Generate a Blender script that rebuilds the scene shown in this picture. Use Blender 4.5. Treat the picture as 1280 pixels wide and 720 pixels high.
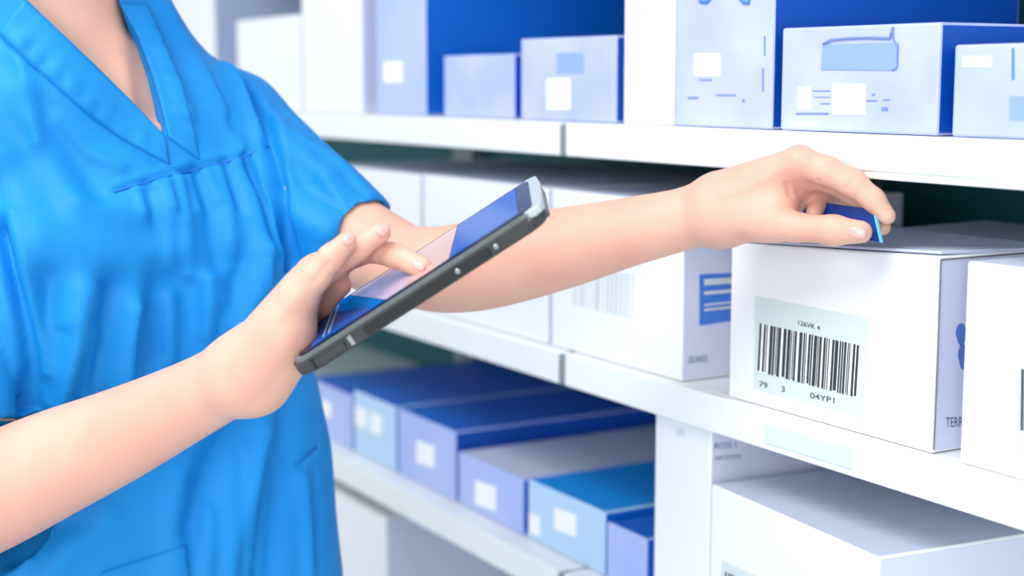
import bpy, bmesh, math, random
import numpy as np
from mathutils import Vector, Matrix
from mathutils.bvhtree import BVHTree
random.seed(4); np.random.seed(4)
for o in list(bpy.data.objects): bpy.data.objects.remove(o)
SC = bpy.context.scene
COL = SC.collection

# ------------------------------------------------------------------ camera
FPX = 1900.0; H = 1.37
TH = math.atan2(1120, 1917); PITCH = math.atan2(254, FPX)
CF = Vector((-math.cos(TH)*math.cos(PITCH), math.sin(TH)*math.cos(PITCH), -math.sin(PITCH)))
CR = Vector((math.sin(TH), math.cos(TH), 0))
CU = CR.cross(CF).normalized()
CC = Vector((0, 0, H))
cd = bpy.data.cameras.new('camera'); cam = bpy.data.objects.new('camera', cd); COL.objects.link(cam)
cd.sensor_width = 36; cd.lens = FPX/1280*36; cd.clip_start = .05; cd.clip_end = 60
cam.matrix_world = Matrix(((CR.x, CU.x, -CF.x, 0), (CR.y, CU.y, -CF.y, 0), (CR.z, CU.z, -CF.z, H), (0, 0, 0, 1)))
cd.dof.use_dof = True; cd.dof.focus_distance = 1.29; cd.dof.aperture_fstop = 3.1
SC.camera = cam
SC.view_settings.view_transform = 'Standard'; SC.view_settings.look = 'None'
SC.view_settings.exposure = 0.24; SC.view_settings.gamma = 1; SC.view_settings.use_curve_mapping = False

# ------------------------------------------------------------------ light
W = bpy.data.worlds.new('world'); SC.world = W; W.use_nodes = True
W.node_tree.nodes['Background'].inputs[0].default_value = (.93, .97, 1, 1)
W.node_tree.nodes['Background'].inputs[1].default_value = .70
def area(name, loc, target, size, power, color=(1, 1, 1)):
    l = bpy.data.lights.new(name, 'AREA'); l.shape = 'RECTANGLE'; l.size, l.size_y = size; l.energy = power; l.color = color
    o = bpy.data.objects.new(name, l); COL.objects.link(o); o.location = loc
    o.rotation_euler = (Vector(target)-Vector(loc)).to_track_quat('-Z', 'Y').to_euler()
    return o
area('ceiling_panel_light', (-.9, -.5, 2.75), (-1.1, .75, 1.0), (1.6, 1.0), 33)
area('front_fill_light', (.9, -1.3, 1.5), (-1.3, .9, .9), (1.4, 1.4), 30, (.97, .99, 1))  # added fill lamp brightening the shelf fronts, no window there

# ------------------------------------------------------------------ pixel helpers (real intersections with planes of the place)
def ray(u, v): return CF + CR*((u-640)/FPX) + CU*((360-v)/FPX)
def cp(u, v, d): return CC + ray(u, v)*d
def on_y(u, v, y):
    r = ray(u, v); return CC + r*(y/r.y)
def on_z(u, v, z):
    r = ray(u, v); return CC + r*((z-H)/r.z)
def on_plane(u, v, p, n):
    r = ray(u, v); return CC + r*((Vector(p)-CC).dot(n)/r.dot(n))
def x_at(u, y, z):
    k = (u-640)/FPX
    # R.(P-C) = k F.(P-C)
    a = CR.x - k*CF.x
    b = (CR.y - k*CF.y)*y + (CR.z - k*CF.z)*(z-H)
    return -b/a
def srgb(c):
    return tuple(((x/255/12.92) if x/255 <= .04045 else ((x/255+.055)/1.055)**2.4) for x in c)

# ------------------------------------------------------------------ materials
def mat(name, rgb, rough=.5, spec=.5, metal=0, coat=0, bump=None, var=None, sss=0, ior=None, trans=0):
    m = bpy.data.materials.new(name); m.use_nodes = True
    nt = m.node_tree; b = nt.nodes['Principled BSDF']
    c = srgb(rgb)
    b.inputs['Base Color'].default_value = (*c, 1)
    b.inputs['Roughness'].default_value = rough; b.inputs['Metallic'].default_value = metal
    b.inputs['Specular IOR Level'].default_value = spec; b.inputs['Coat Weight'].default_value = coat
    if ior: b.inputs['IOR'].default_value = ior
    if sss:
        b.inputs['Subsurface Weight'].default_value = sss
        b.inputs['Subsurface Radius'].default_value = (1, .35, .2); b.inputs['Subsurface Scale'].default_value = .006
    tc = nt.nodes.new('ShaderNodeTexCoord')
    if var:
        n = nt.nodes.new('ShaderNodeTexNoise'); n.inputs['Scale'].default_value = var[0]; n.inputs['Detail'].default_value = 4
        r = nt.nodes.new('ShaderNodeMix'); r.data_type = 'RGBA'
        r.inputs[6].default_value = (*c, 1); r.inputs[7].default_value = (*srgb(var[1]), 1)
        mr = nt.nodes.new('ShaderNodeMapRange'); mr.inputs[1].default_value = .35; mr.inputs[2].default_value = .7
        nt.links.new(tc.outputs['Object'], n.inputs['Vector']); nt.links.new(n.outputs['Fac'], mr.inputs[0])
        nt.links.new(mr.outputs[0], r.inputs[0]); nt.links.new(r.outputs[2], b.inputs['Base Color'])
    if bump:
        n2 = nt.nodes.new('ShaderNodeTexNoise'); n2.inputs['Scale'].default_value = bump[0]; n2.inputs['Detail'].default_value = 3
        bp = nt.nodes.new('ShaderNodeBump'); bp.inputs['Strength'].default_value = bump[1]; bp.inputs['Distance'].default_value = bump[2]
        nt.links.new(tc.outputs['Object'], n2.inputs['Vector']); nt.links.new(n2.outputs['Fac'], bp.inputs['Height'])
        nt.links.new(bp.outputs[0], b.inputs['Normal'])
    return m
M = {}
M['white_metal'] = mat('white painted steel', (238, 242, 242), .35)
M['back_panel'] = mat('dark teal back panel', (8, 104, 112), .6)
M['grey_metal'] = mat('grey steel', (150, 160, 164), .4, metal=.3)
M['floor'] = mat('pale vinyl floor', (226, 230, 234), .35, var=(3, (214, 219, 224)))
M['wall'] = mat('white wall', (238, 241, 243), .8, bump=(60, .2, .002))
M['carton'] = mat('white coated carton', (240, 242, 245), .5, bump=(14, .25, .002))
M['carton_side_shade'] = mat('white carton side with painted shade', (214, 219, 240), .55, bump=(14, .2, .002))  # white carton with blue-grey shelf shade mixed into the colour
M['carton_top_shade'] = mat('white carton top with painted shade', (200, 208, 230), .55, bump=(14, .2, .002))  # white carton, shadow under the shelf painted into the lid colour
M['lavender'] = mat('pale blue printed carton', (170, 184, 238), .42, bump=(18, .35, .003), var=(9, (196, 205, 240)))
M['lavender2'] = mat('lilac printed carton', (164, 190, 242), .42, bump=(18, .3, .003), var=(7, (188, 198, 240)))
M['paleblue'] = mat('pale sky carton', (184, 218, 246), .42, bump=(18, .3, .003))
M['deepblue'] = mat('deep blue carton', (0, 100, 204), .42, bump=(20, .2, .002))
M['navy'] = mat('navy carton', (0, 82, 184), .42, bump=(20, .2, .002))
M['brightblue'] = mat('bright blue carton', (0, 150, 240), .4)
M['blueband'] = mat('blue print', (70, 128, 216), .45)
M['window_blue'] = mat('soft blue panel', (140, 170, 226), .4)
M['label'] = mat('white label paper', (252, 253, 253), .5)
M['label_grey'] = mat('pale grey label paper', (212, 224, 224), .5)
M['ink'] = mat('black ink', (52, 62, 66), .5)
M['ink_soft'] = mat('faded grey ink', (196, 206, 206), .5)
M['ink_blue'] = mat('blue ink', (92, 126, 206), .5)
M['ink_navy'] = mat('dark blue ink', (84, 96, 150), .5)
M['ink_faint'] = mat('faint blue ink', (116, 142, 204), .5)
M['slate'] = mat('slate blue carton side', (160, 176, 208), .5)
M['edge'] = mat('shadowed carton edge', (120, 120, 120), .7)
M['skin'] = mat('skin', (224, 178, 156), .48, .3, sss=.1, var=(16, (221, 166, 145)), bump=(260, .12, .0008))
M['nail'] = mat('fingernail', (238, 176, 168), .18, .6)
M['hair'] = mat('brown hair', (92, 60, 40), .5, bump=(90, .6, .004))
M['scrub'] = mat('blue scrub cotton', (2, 130, 210), .6, .3, bump=(420, .4, .0009), var=(7, (16, 140, 216)))
M['trouser'] = mat('blue scrub trousers', (0, 130, 215), .75, .25)
M['thread'] = mat('blue stitching', (10, 112, 214), .7)
M['shoe'] = mat('white shoe', (235, 235, 235), .5)
M['tab_case'] = mat('dark grey tablet case', (50, 54, 56), .38, .5)
M['tab_black'] = mat('black rubber edge', (16, 18, 20), .45)
M['tab_silver'] = mat('silver bezel', (196, 206, 208), .25, .6, metal=.35)
M['tab_screen'] = mat('glossy screen', (4, 24, 60), .08, .08)
M['tab_ui'] = mat('blue screen panel', (0, 84, 172), .1, .05)
M['tab_reflection'] = mat('painted arm reflection', (206, 170, 166), .1, .2)  # rose tone painted in for the arm mirrored in the glass
M['tab_rim'] = mat('grey tablet rim', (104, 112, 114), .3)
M['tab_line'] = mat('pale screen line', (190, 214, 236), .1)
M['chrome'] = mat('steel button', (170, 176, 178), .25, metal=.8)
M['card_blue'] = mat('dark blue card', (0, 62, 150), .35)
M['card_edge'] = mat('light blue card edge', (110, 200, 240), .35)

# ------------------------------------------------------------------ object helpers
def link(name, me, parent=None, mats=None):
    o = bpy.data.objects.new(name, me); COL.objects.link(o)
    if mats:
        for m in (mats if isinstance(mats, (list, tuple)) else [mats]): me.materials.append(M[m])
    if parent is not None:
        o.parent = parent
        if parent.type == 'EMPTY': o.matrix_parent_inverse = Matrix.Translation(-parent.location)
    return o
def thing(name, label, cat, loc, group=None):
    o = bpy.data.objects.new(name, None); COL.objects.link(o); o.location = loc; o.empty_display_size = .05
    o['label'] = label; o['category'] = cat
    if group: o['group'] = group
    return o
def struct(o): o['kind'] = 'structure'; return o
def bm_obj(name, bm, mats, parent=None, smooth=False):
    me = bpy.data.meshes.new(name); bmesh.ops.recalc_face_normals(bm, faces=bm.faces); bm.to_mesh(me); bm.free()
    if smooth:
        for p in me.polygons: p.use_smooth = True
    return link(name, me, parent, mats)
def add_hexa(bm, pts, bevel=0, seg=2, mi=0):
    """pts: 4 bottom (ccw) + 4 top"""
    vs = [bm.verts.new(p) for p in pts]
    fs = []
    for q in ((0, 3, 2, 1), (4, 5, 6, 7), (0, 1, 5, 4), (1, 2, 6, 5), (2, 3, 7, 6), (3, 0, 4, 7)):
        f = bm.faces.new([vs[i] for i in q]); f.material_index = mi; fs.append(f)
    if bevel:
        es = list({e for f in fs for e in f.edges})
        bmesh.ops.bevel(bm, geom=es, offset=bevel, segments=seg, affect='EDGES', profile=.5)
    return fs
def add_box(bm, lo, hi, bevel=0, seg=2, mi=0):
    (a, b, c), (d, e, f) = lo, hi
    return add_hexa(bm, [(a, b, c), (d, b, c), (d, e, c), (a, e, c), (a, b, f), (d, b, f), (d, e, f), (a, e, f)], bevel, seg, mi)
def box_obj(name, lo, hi, m, parent=None, bevel=0.0):
    bm = bmesh.new(); add_box(bm, lo, hi, bevel); return bm_obj(name, bm, m, parent)
def add_tube(bm, pts, r, n=8, mi=0, close=False):
    pts = [Vector(p) for p in pts]; rings = []
    for i, p in enumerate(pts):
        t = (pts[min(i+1, len(pts)-1)]-pts[max(i-1, 0)]).normalized()
        a = t.cross(Vector((.13, .31, .94))).normalized(); b = t.cross(a)
        rings.append([bm.verts.new(p+(a*math.cos(2*math.pi*k/n)+b*math.sin(2*math.pi*k/n))*r) for k in range(n)])
    for i in range(len(rings)-1):
        for k in range(n): bm.faces.new((rings[i][k], rings[i][(k+1) % n], rings[i+1][(k+1) % n], rings[i+1][k])).material_index = mi
    bm.faces.new(rings[0]); bm.faces.new(rings[-1][::-1])
def patch(bm, quad, nrm, th=.0005, u0=0, v0=0, u1=1, v1=1, off=0, mi=0):
    """thin slab on a face: quad = bl, br, tr, tl"""
    bl, br, tr, tl = [Vector(q) for q in quad]
    f = lambda u, v: (bl*(1-u)+br*u)*(1-v)+(tl*(1-u)+tr*u)*v
    c = [f(u0, v0), f(u1, v0), f(u1, v1), f(u0, v1)]
    n = Vector(nrm)
    add_hexa(bm, [p+n*(off-.0004) for p in c]+[p+n*(off+th) for p in c], mi=mi)
def patch_obj(name, quad, nrm, m, parent, th=.0005, off=0):
    bm = bmesh.new(); patch(bm, quad, nrm, th, off=off); return bm_obj(name, bm, m, parent)
def text_obj(name, s, quad, nrm, m, parent, off=.0004):
    cu = bpy.data.curves.new(name, 'FONT'); cu.body = s; cu.size = 1; cu.extrude = 0.0
    t = bpy.data.objects.new('tmp', cu); COL.objects.link(t)
    bpy.context.view_layer.update()
    dg = bpy.context.evaluated_depsgraph_get()
    me = bpy.data.meshes.new_from_object(t.evaluated_get(dg)); bpy.data.objects.remove(t)
    xs = [v.co.x for v in me.vertices]; ys = [v.co.y for v in me.vertices]
    x0, x1, y0, y1 = min(xs), max(xs), min(ys), max(ys)
    bl, br, tr, tl = [Vector(q) for q in quad]
    for v in me.vertices:
        a = (v.co.x-x0)/(x1-x0); b = (v.co.y-y0)/(y1-y0)
        v.co = (bl*(1-a)+br*a)*(1-b)+(tl*(1-a)+tr*a)*b + Vector(nrm)*off
    me.materials.clear(); me.name = name
    return link(name, me, parent, m)

# ------------------------------------------------------------------ room
YF = .90          # front plane of the shelf rails
ZU = on_y(704, 153, YF).z; ZM = on_y(706, 442, YF).z; ZL = on_y(600, 698, YF).z+.037
ZB = ZL-.27; ZT = ZU+.34
XJ = x_at(702, YF, ZM)
DEP = .46
struct(box_obj('floor', (-7, -3, -.05), (2.2, YF+DEP+.13, 0), 'floor'))
struct(box_obj('wall_back', (-7, YF+DEP+.03, 0), (2.2, YF+DEP+.13, 2.6), 'wall'))
struct(box_obj('wall_left', (-7.1, -3, 0), (-7, YF+DEP+.13, 2.6), 'wall'))
struct(box_obj('baseboard_left', (-7, -3, 0), (-6.985, YF+DEP, .09), 'white_metal'))

def bay(x0, x1, label):
    t = thing('shelving_unit', label, 'shelf', ((x0+x1)/2, YF+DEP/2, 0), 'joined bays of white steel shelving')
    box_obj('back_panel', (x0, YF+DEP-.012, .02), (x1, YF+DEP, ZT+.3), 'back_panel', t)
    for x in (x0+.004, x1-.034):
        box_obj('upright', (x, YF+DEP-.045, 0), (x+.03, YF+DEP-.012, ZT+.3), 'grey_metal', t, .002)
    for z in (ZT, ZU, ZM, ZL, ZB):
        b = box_obj('shelf_board', (x0+.004, YF+.012, z-.03), (x1-.004, YF+DEP-.012, z-.0002), 'white_metal', t, .0015)
        bm = bmesh.new()
        add_box(bm, (x0+.006, YF, z-.037), (x1-.006, YF+.0118, z), .002)
        bm_obj('front_rail', bm, 'white_metal', b)
        for s in (x0+.001, x1-.005): box_obj('end_bracket', (s, YF-.001, z-.036), (s+.004, YF+.05, z-.002), 'grey_metal', b, .0008)
    return t
bay_near = bay(XJ, XJ+1.0, 'white steel shelving bay nearest the camera, holding the barcoded cartons')
for (u0, v0, u1, v1, z) in ((1040, 0, 1248, 0, ZU), (958, 0, 1068, 0, ZM)):
    box_obj('label_strip', (x_at(u0, YF, z), YF-.0016, z-.030), (x_at(u1, YF, z), YF+.001, z-.012), 'label_grey', bay_near, .0005)
bay(XJ-1.0, XJ, 'white steel shelving bay behind the tablet, left of the rail joint')
bay(XJ-2.0, XJ-1.0, 'white steel shelving bay farthest off, behind the person\'s shoulder')

# ------------------------------------------------------------------ cartons
class Carton: pass
def carton(name, label, group, z0, ul, ur, hl, hr=None, yf=.913, yr=None, depth=.32, mats=('carton', 'carton_side_shade', 'carton_top_shade'), x0=None, x1=None, bevel=.0022):
    """front face between the photo columns ul..ur at the foot; heights hl/hr"""
    hr = hl if hr is None else hr; yr = yf if yr is None else yr
    xa = x_at(ul, yf, z0) if x0 is None else x0
    xb = x_at(ur, yr, z0) if x1 is None else x1
    a = Vector((xa, yf, z0)); b = Vector((xb, yr, z0)); d = (b-a).normalized()
    back = Vector((-d.y, d.x, 0))*depth; up = Vector((0, 0, 1))
    hm = (hl+hr)/2
    root = thing(name, label, 'box', (a+b)/2+back*.5, group)
    bm = bmesh.new()
    z1 = Vector((0, 0, .0004))
    fs = add_hexa(bm, [a+z1, b+z1, b+back+z1, a+back+z1, a+up*hl, b+up*hr, b+back+up*hm, a+back+up*hm])
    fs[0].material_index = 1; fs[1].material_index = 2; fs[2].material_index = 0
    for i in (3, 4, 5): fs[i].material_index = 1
    bmesh.ops.bevel(bm, geom=list(bm.edges), offset=bevel, segments=2, affect='EDGES', profile=.5)
    bm_obj('carton_body', bm, mats, root)
    c = Carton(); c.o = root; c.a = a; c.b = b; c.back = back; c.hl = hl; c.hr = hr; c.n = Vector((d.y, -d.x, 0)); c.d = d; c.z0 = z0
    # lid seam and tape across the top
    if mats[2] not in ('carton', 'lavender'): return c
    bm = bmesh.new()
    mid = lambda s, t_: a+(b-a)*s+back*t_+up*(hl+(hr-hl)*s)*(1-t_)+up*hm*t_
    patch(bm, [mid(.004, .47), mid(.996, .47), mid(.996, .53), mid(.004, .53)], up, .0004)
    bm_obj('packing_tape', bm, 'label_grey', root)
    return c
def front_quad(c, pts):   # four photo points on the front face: bl br tr tl
    return [on_plane(u, v, c.a, c.n) for u, v in pts]
def side_quad(c, pts):
    return [on_plane(u, v, c.b, c.d) for u, v in pts]
def lab(c, u0, v0, u1, v1, m='label', name='label', sl=.0, off=0, th=.0005):
    q = front_quad(c, [(u0, v1), (u1, v1+sl*(u1-u0)), (u1, v0+sl*(u1-u0)), (u0, v0)])
    return patch_obj(name, q, c.n, m, c.o, th, off)
def hgt(u, v, z0, y=.913): return on_y(u, v, y).z - z0
G1 = 'cartons on the upper shelf'; G2 = 'white cartons on the middle shelf'; G3 = 'cartons on the lower shelf'
BL = ('lavender', 'navy', 'lavender'); BW = ('carton', 'carton_side_shade', 'carton')

# upper shelf, from the right
c = carton('carton', 'pale blue carton at the right edge of the upper shelf, cut off by the frame', G1, ZU, 1189, 1330, hgt(1195, 56, ZU), mats=('lavender', 'deepblue', 'lavender'))
lab(c, 1265, 60, 1268, 100, 'blueband', 'printed_line', th=.0003); lab(c, 1262, 120, 1300, 150, 'window_blue', 'printed_panel', .03, th=.0003)
lab(c, 1203, 70, 1240, 84, 'label_grey', 'printed_panel', .0, th=.0003)
c = carton('carton', 'pale blue carton with handle panel and square white label, deep blue side', G1, ZU, 975, 1171, hgt(982, 35, ZU), hgt(1187, 27, ZU), mats=BL)
bm = bmesh.new(); q = front_quad(c, [(1027, 87), (1121, 88), (1123, 53), (1029, 56)]); patch(bm, q, c.n, .0008)
bm_obj('handle_panel', bm, 'window_blue', c.o)
bm = bmesh.new(); add_tube(bm, [on_plane(u, v, c.a, c.n)+c.n*.001 for u, v in ((1030, 55), (1040, 50), (1060, 48), (1085, 47), (1113, 48), (1117, 34))], .0011)
add_tube(bm, [on_plane(u, v, c.a, c.n)+c.n*.001 for u, v in ((1117, 34), (1117, 49), (1123, 57), (1122, 84), (1116, 88))], .0008)
bm_obj('handle_crease', bm, 'ink_faint', c.o)
lab(c, 1041, 105, 1082, 144, 'label', 'label'); lab(c, 998, 109, 1013, 137, 'label', 'label')
bm = bmesh.new()
for (u0, v0, u1, v1) in ((1016, 113, 1038, 114.5), (1018, 121, 1038, 122), (1026, 129, 1038, 130.5), (1083, 125, 1096, 127), (1090, 117, 1094, 120), (1104, 124, 1112, 126), (1102, 134, 1110, 139), (995, 141, 1036, 143.5)):
    patch(bm, front_quad(c, [(u0, v1), (u1, v1), (u1, v0), (u0, v0)]), c.n, .0003)
bm_obj('printed_lines', bm, 'ink_faint', c.o)
lab(c, 993, 152, 1022, 158, 'label_grey', 'printed_panel', th=.0003)
lab(c, 1056, 117, 1071, 118.2, 'ink_soft', 'printed_line', off=.0006, th=.0002)
c = carton('carton', 'tall pale blue carton left of the handled carton, blue curl at its top', G1, ZU, 843, 964, .26, mats=BL)
lab(c, 868, 67, 900, 95, 'label')
bm = bmesh.new(); add_tube(bm, [on_plane(u, v, c.a, c.n) for u, v in ((874, -8), (876, 2), (884, 3), (890, -4), (905, -9), (922, -6), (930, 3), (936, 4), (938, -6))], .0022)
bm_obj('printed_curl', bm, 'blueband', c.o)
bm = bmesh.new()
for (u0, v0, u1, v1) in ((874, 99, 890, 101), (860, 121, 873, 124), (895, 118, 920, 120), (928, 124, 931, 128), (955, 45, 957, 70), (953, 85, 955, 115)):
    patch(bm, front_quad(c, [(u0, v1), (u1, v1), (u1, v0), (u0, v0)]), c.n, .0003)
bm_obj('printed_lines', bm, 'ink_faint', c.o)
c = carton('carton', 'tall plain white carton between two blue cartons on the upper shelf', G1, ZU, 779, 841, .255, mats=('carton', 'carton_side_shade', 'carton'))
lab(c, 806, 8, 810, 15, 'ink_soft', 'printed_mark', th=.0003); lab(c, 780, 90, 840, 91, 'ink_soft', 'printed_line', .02, th=.0002)
c = carton('carton', 'mid-height pale blue carton with rounded white label, beside the smallest upper-shelf carton', G1, ZU, 651, 769, hgt(650, 49, ZU), hgt(772, 44, ZU), depth=.3, mats=BL)
lab(c, 684, 98, 713, 137, 'label'); lab(c, 696, 66, 730, 92, 'window_blue', 'printed_panel', th=.0003)
c.o['label'] = 'mid-height pale blue carton with rounded white label, beside the smallest upper-shelf carton'
c = carton('carton', 'smallest pale blue carton on the upper shelf, plain front', G1, ZU, 555, 642, hgt(556, 70, ZU), depth=.25, mats=BL)
c = carton('carton', 'tall pale blue carton with deep blue side, beside the white cartons', G1, ZU, 471, 532, .26, depth=.36, mats=('lavender2', 'deepblue', 'lavender'))
lab(c, 480, 77, 503, 103, 'label')
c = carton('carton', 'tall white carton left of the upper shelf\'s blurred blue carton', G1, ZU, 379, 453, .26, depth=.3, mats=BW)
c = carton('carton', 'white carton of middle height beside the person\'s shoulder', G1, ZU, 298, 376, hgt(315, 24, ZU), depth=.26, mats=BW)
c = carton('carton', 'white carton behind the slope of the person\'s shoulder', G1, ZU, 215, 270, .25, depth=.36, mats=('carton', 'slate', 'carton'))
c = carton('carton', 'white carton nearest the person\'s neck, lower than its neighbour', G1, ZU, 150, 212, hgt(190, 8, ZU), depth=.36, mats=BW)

# middle shelf
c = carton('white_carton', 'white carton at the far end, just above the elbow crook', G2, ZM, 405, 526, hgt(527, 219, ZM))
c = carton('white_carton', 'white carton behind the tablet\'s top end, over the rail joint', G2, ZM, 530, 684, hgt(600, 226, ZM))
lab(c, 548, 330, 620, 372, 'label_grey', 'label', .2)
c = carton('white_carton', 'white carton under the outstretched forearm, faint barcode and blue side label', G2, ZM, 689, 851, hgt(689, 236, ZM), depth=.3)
bm = bmesh.new(); q = front_quad(c, [(716, 381), (794, 399), (796, 343), (717, 335)]); x = 0
random.seed(2)
while x < .97:
    w = random.choice((.012, .02, .035)); patch(bm, q, c.n, .0003, x, 0, min(1, x+w), 1); x += w+random.choice((.015, .03, .045))
bm_obj('barcode', bm, 'ink_soft', c.o)
patch_obj('side_label', side_quad(c, [(874, 407), (915, 401), (915, 341), (874, 343)]), c.d, 'blueband', c.o)
bm = bmesh.new(); q = side_quad(c, [(876, 404), (915, 399), (915, 343), (876, 345)])
for v0, v1 in ((.25, .3), (.36, .4), (.6, .67), (.8, .93)): patch(bm, q, c.d, .0003, .1, v0, 1, v1, off=.0006)
bm_obj('label_lines', bm, 'label_grey', c.o)
text_obj('side_text', 'ZIUNDS', side_quad(c, [(860, 454), (884, 452), (884, 444), (860, 446)]), c.d, 'ink_navy', c.o)
# the carton the hand reaches into
yD = .908
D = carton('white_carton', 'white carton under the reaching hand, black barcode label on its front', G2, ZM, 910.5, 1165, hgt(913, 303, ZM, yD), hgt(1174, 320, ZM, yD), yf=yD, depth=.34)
lq = front_quad(D, [(943, 486), (1079, 522), (1086, 398), (944, 370)])
lb = patch_obj('label', lq, D.n, 'label_grey', D.o, .0006)
bq = front_quad(D, [(948, 464), (1073, 497), (1077, 432), (951, 404)])
patch_obj('barcode_ground', bq, D.n, 'label', lb, .0003, off=.0006)
bm = bmesh.new(); random.seed(11); x = 0
while x < .985:
    w = random.choice((.008, .008, .014, .02, .03)); patch(bm, bq, D.n, .0004, x, random.choice((0, 0, .02)), min(1, x+w), 1, off=.0009); x += w+random.choice((.008, .012, .02, .026))
bm_obj('barcode', bm, 'ink', lb)
text_obj('label_text', '126VK 4', front_quad(D, [(999, 406), (1026, 413), (1026, 407), (999, 400)]), D.n, 'ink', lb, .0012)
text_obj('label_digits', '79     3         04YP1 ', front_quad(D, [(950, 483), (1044, 504), (1044, 497), (950, 476)]), D.n, 'ink', lb, .0012)
# side panel of that carton: emblem, wording, flap edge with its shadow gap painted dark
bm = bmesh.new()
for (u, v, ru, rv) in ((1201, 418, 7, 14), (1203, 446, 6, 16)):
    ring = [on_plane(u+ru*math.cos(a)*(1.0 if math.sin(a) < .3 else .8), v+rv*math.sin(a), D.b, D.d)+D.d*.0005 for a in [k*2*math.pi/20 for k in range(20)]]
    vs = [bm.verts.new(p) for p in ring]; bm.faces.new(vs)
bm_obj('emblem', bm, 'ink_blue', D.o)
text_obj('side_text', 'TERR', side_quad(D, [(1182, 534), (1203, 533), (1203, 521), (1182, 522)]), D.d, 'ink_navy', D.o)
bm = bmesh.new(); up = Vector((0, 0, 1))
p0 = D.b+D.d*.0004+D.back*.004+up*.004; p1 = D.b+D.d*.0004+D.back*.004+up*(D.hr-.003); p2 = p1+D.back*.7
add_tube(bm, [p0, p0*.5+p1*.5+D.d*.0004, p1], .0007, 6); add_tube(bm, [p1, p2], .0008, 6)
bm_obj('flap_edge_shade', bm, 'edge', D.o)
bm = bmesh.new()   # top flaps standing a little proud, front one lifted
a, b, bk = D.a, D.b, D.back
za, zb = up*(D.hl+.0008), up*(D.hr+.0008)
zh = up*((D.hl+D.hr)/2+.0008)
add_hexa(bm, [a+za+D.d*.002+bk*.01, b+zb-D.d*.002+bk*.01, b+zh-D.d*.002+bk*.45, a+zh+D.d*.002+bk*.45,
              a+za+D.d*.002+bk*.01+up*.0025, b+zb-D.d*.002+bk*.01+up*.0025, b+zh-D.d*.002+bk*.45+up*.005, a+zh+D.d*.002+bk*.45+up*.005], .0008, 1)
bm_obj('top_flap', bm, 'carton_top_shade', D.o)
c = carton('white_carton', 'white carton at the right edge of the middle shelf, label half out of view', G2, ZM, 1199, 1345, hgt(1209, 326, ZM, .905), yf=.905, depth=.34)
lq = front_quad(c, [(1272, 568), (1380, 598), (1385, 440), (1274, 424)]); lb = patch_obj('label', lq, c.n, 'label_grey', c.o, .0006)
bm = bmesh.new(); x = .04
while x < .95:
    w = random.choice((.01, .015, .03)); patch(bm, lq, c.n, .0003, x, .22, x+w, .75, off=.0007); x += w+random.choice((.015, .03))
bm_obj('barcode', bm, 'ink', lb)

# lower shelf
def lowbox(label, ul, ur, vt, mats, labels=(), yf=.934, h=None, depth=.34, name='carton'):
    c = carton(name, label, G3, ZL, ul, ur, (hgt(ul, vt[0], ZL, yf)*.5+hgt(ur, vt[1], ZL, yf)*.5) if h is None else h, yf=yf, depth=depth, mats=mats)
    for l in labels: lab(c, *l[:4], 'label', 'label', .35)
    return c
YL = .934
lowbox('lilac carton farthest left on the lower shelf, beside the shirt', 385, 440, (478, 489), ('lavender2', 'deepblue', 'deepblue'), [(398, 498, 414, 518)])
lowbox('pale sky blue carton second from the shirt on the lower shelf', 443, 495, (489, 508), ('paleblue', 'deepblue', 'deepblue'), [(443.5, 507, 458, 531), (463, 515, 477, 540)])
lowbox('lilac carton with wide deep blue lid on the lower shelf', 498, 569, (511, 540), ('lavender2', 'navy', 'deepblue'), [(521, 550, 543, 578)])
lowbox('lilac carton with whitish lid between the blue lidded cartons', 573, 653, (565, 599), ('lavender2', 'deepblue', 'carton_top_shade'), [(594, 600, 620, 630)])
lowbox('pale sky blue carton with bright blue lid and two labels', 660, 755, (603, 636), ('paleblue', 'deepblue', 'brightblue'), [(661.5, 641, 675, 666), (693, 634, 720, 662)])
lowbox('lowest lilac carton with blue lid, against the tall white carton', 758, 807, (653, 672), ('lavender2', 'deepblue', 'deepblue'))
g = lowbox('tall narrow white carton standing under the middle shelf', 816, 884, 521, BW, h=ZM-.040-ZL, depth=.34, yf=.913)
text_obj('side_text', 'ROSS 1', side_quad(g, [(893, 561), (920, 559), (920, 552), (893, 554)]), g.d, 'ink_navy', g.o)
text_obj('side_text', 'SACOTES', side_quad(g, [(893, 575), (926, 573), (926, 568), (893, 570)]), g.d, 'ink_navy', g.o)
lab(g, 846, 536, 856, 545, 'label_grey', 'printed_mark', th=.0003)
# wide white carton, turned slightly out of line
hz = on_y(889, 605, .905).z
pl = on_z(889, 605, hz); pr = on_z(1098, 697, hz)
ymin = .905
dv = (pr-pl); ang = math.atan2(dv.y, dv.x)
if pr.y < .872: pr.y = .872
hb = carton('white_carton', 'large white carton low at the right on the lower shelf, lid tinted grey-blue for shade', G3, ZL, 0, 0, hz-ZL, yf=pl.y, yr=pr.y, x0=pl.x, x1=pr.x, depth=.34, mats=('carton', 'carton_side_shade', 'carton_top_shade'))
q = front_quad(hb, [(900, 760), (985, 800), (990, 740), (903, 700)])
lb = patch_obj('label', q, hb.n, 'label_grey', hb.o); bm = bmesh.new(); x = .06
while x < .93: patch(bm, q, hb.n, .0003, x, .1, x+.02, .8, off=.0006); x += random.choice((.035, .05))
bm_obj('barcode', bm, 'ink', lb)
# bottom shelf
G4 = 'white cartons on the bottom shelf'
carton('white_carton', 'blurred white carton under the lower shelf, beside the shirt', G4, ZB, 392, 484, .205, depth=.38, mats=BW)

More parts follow.
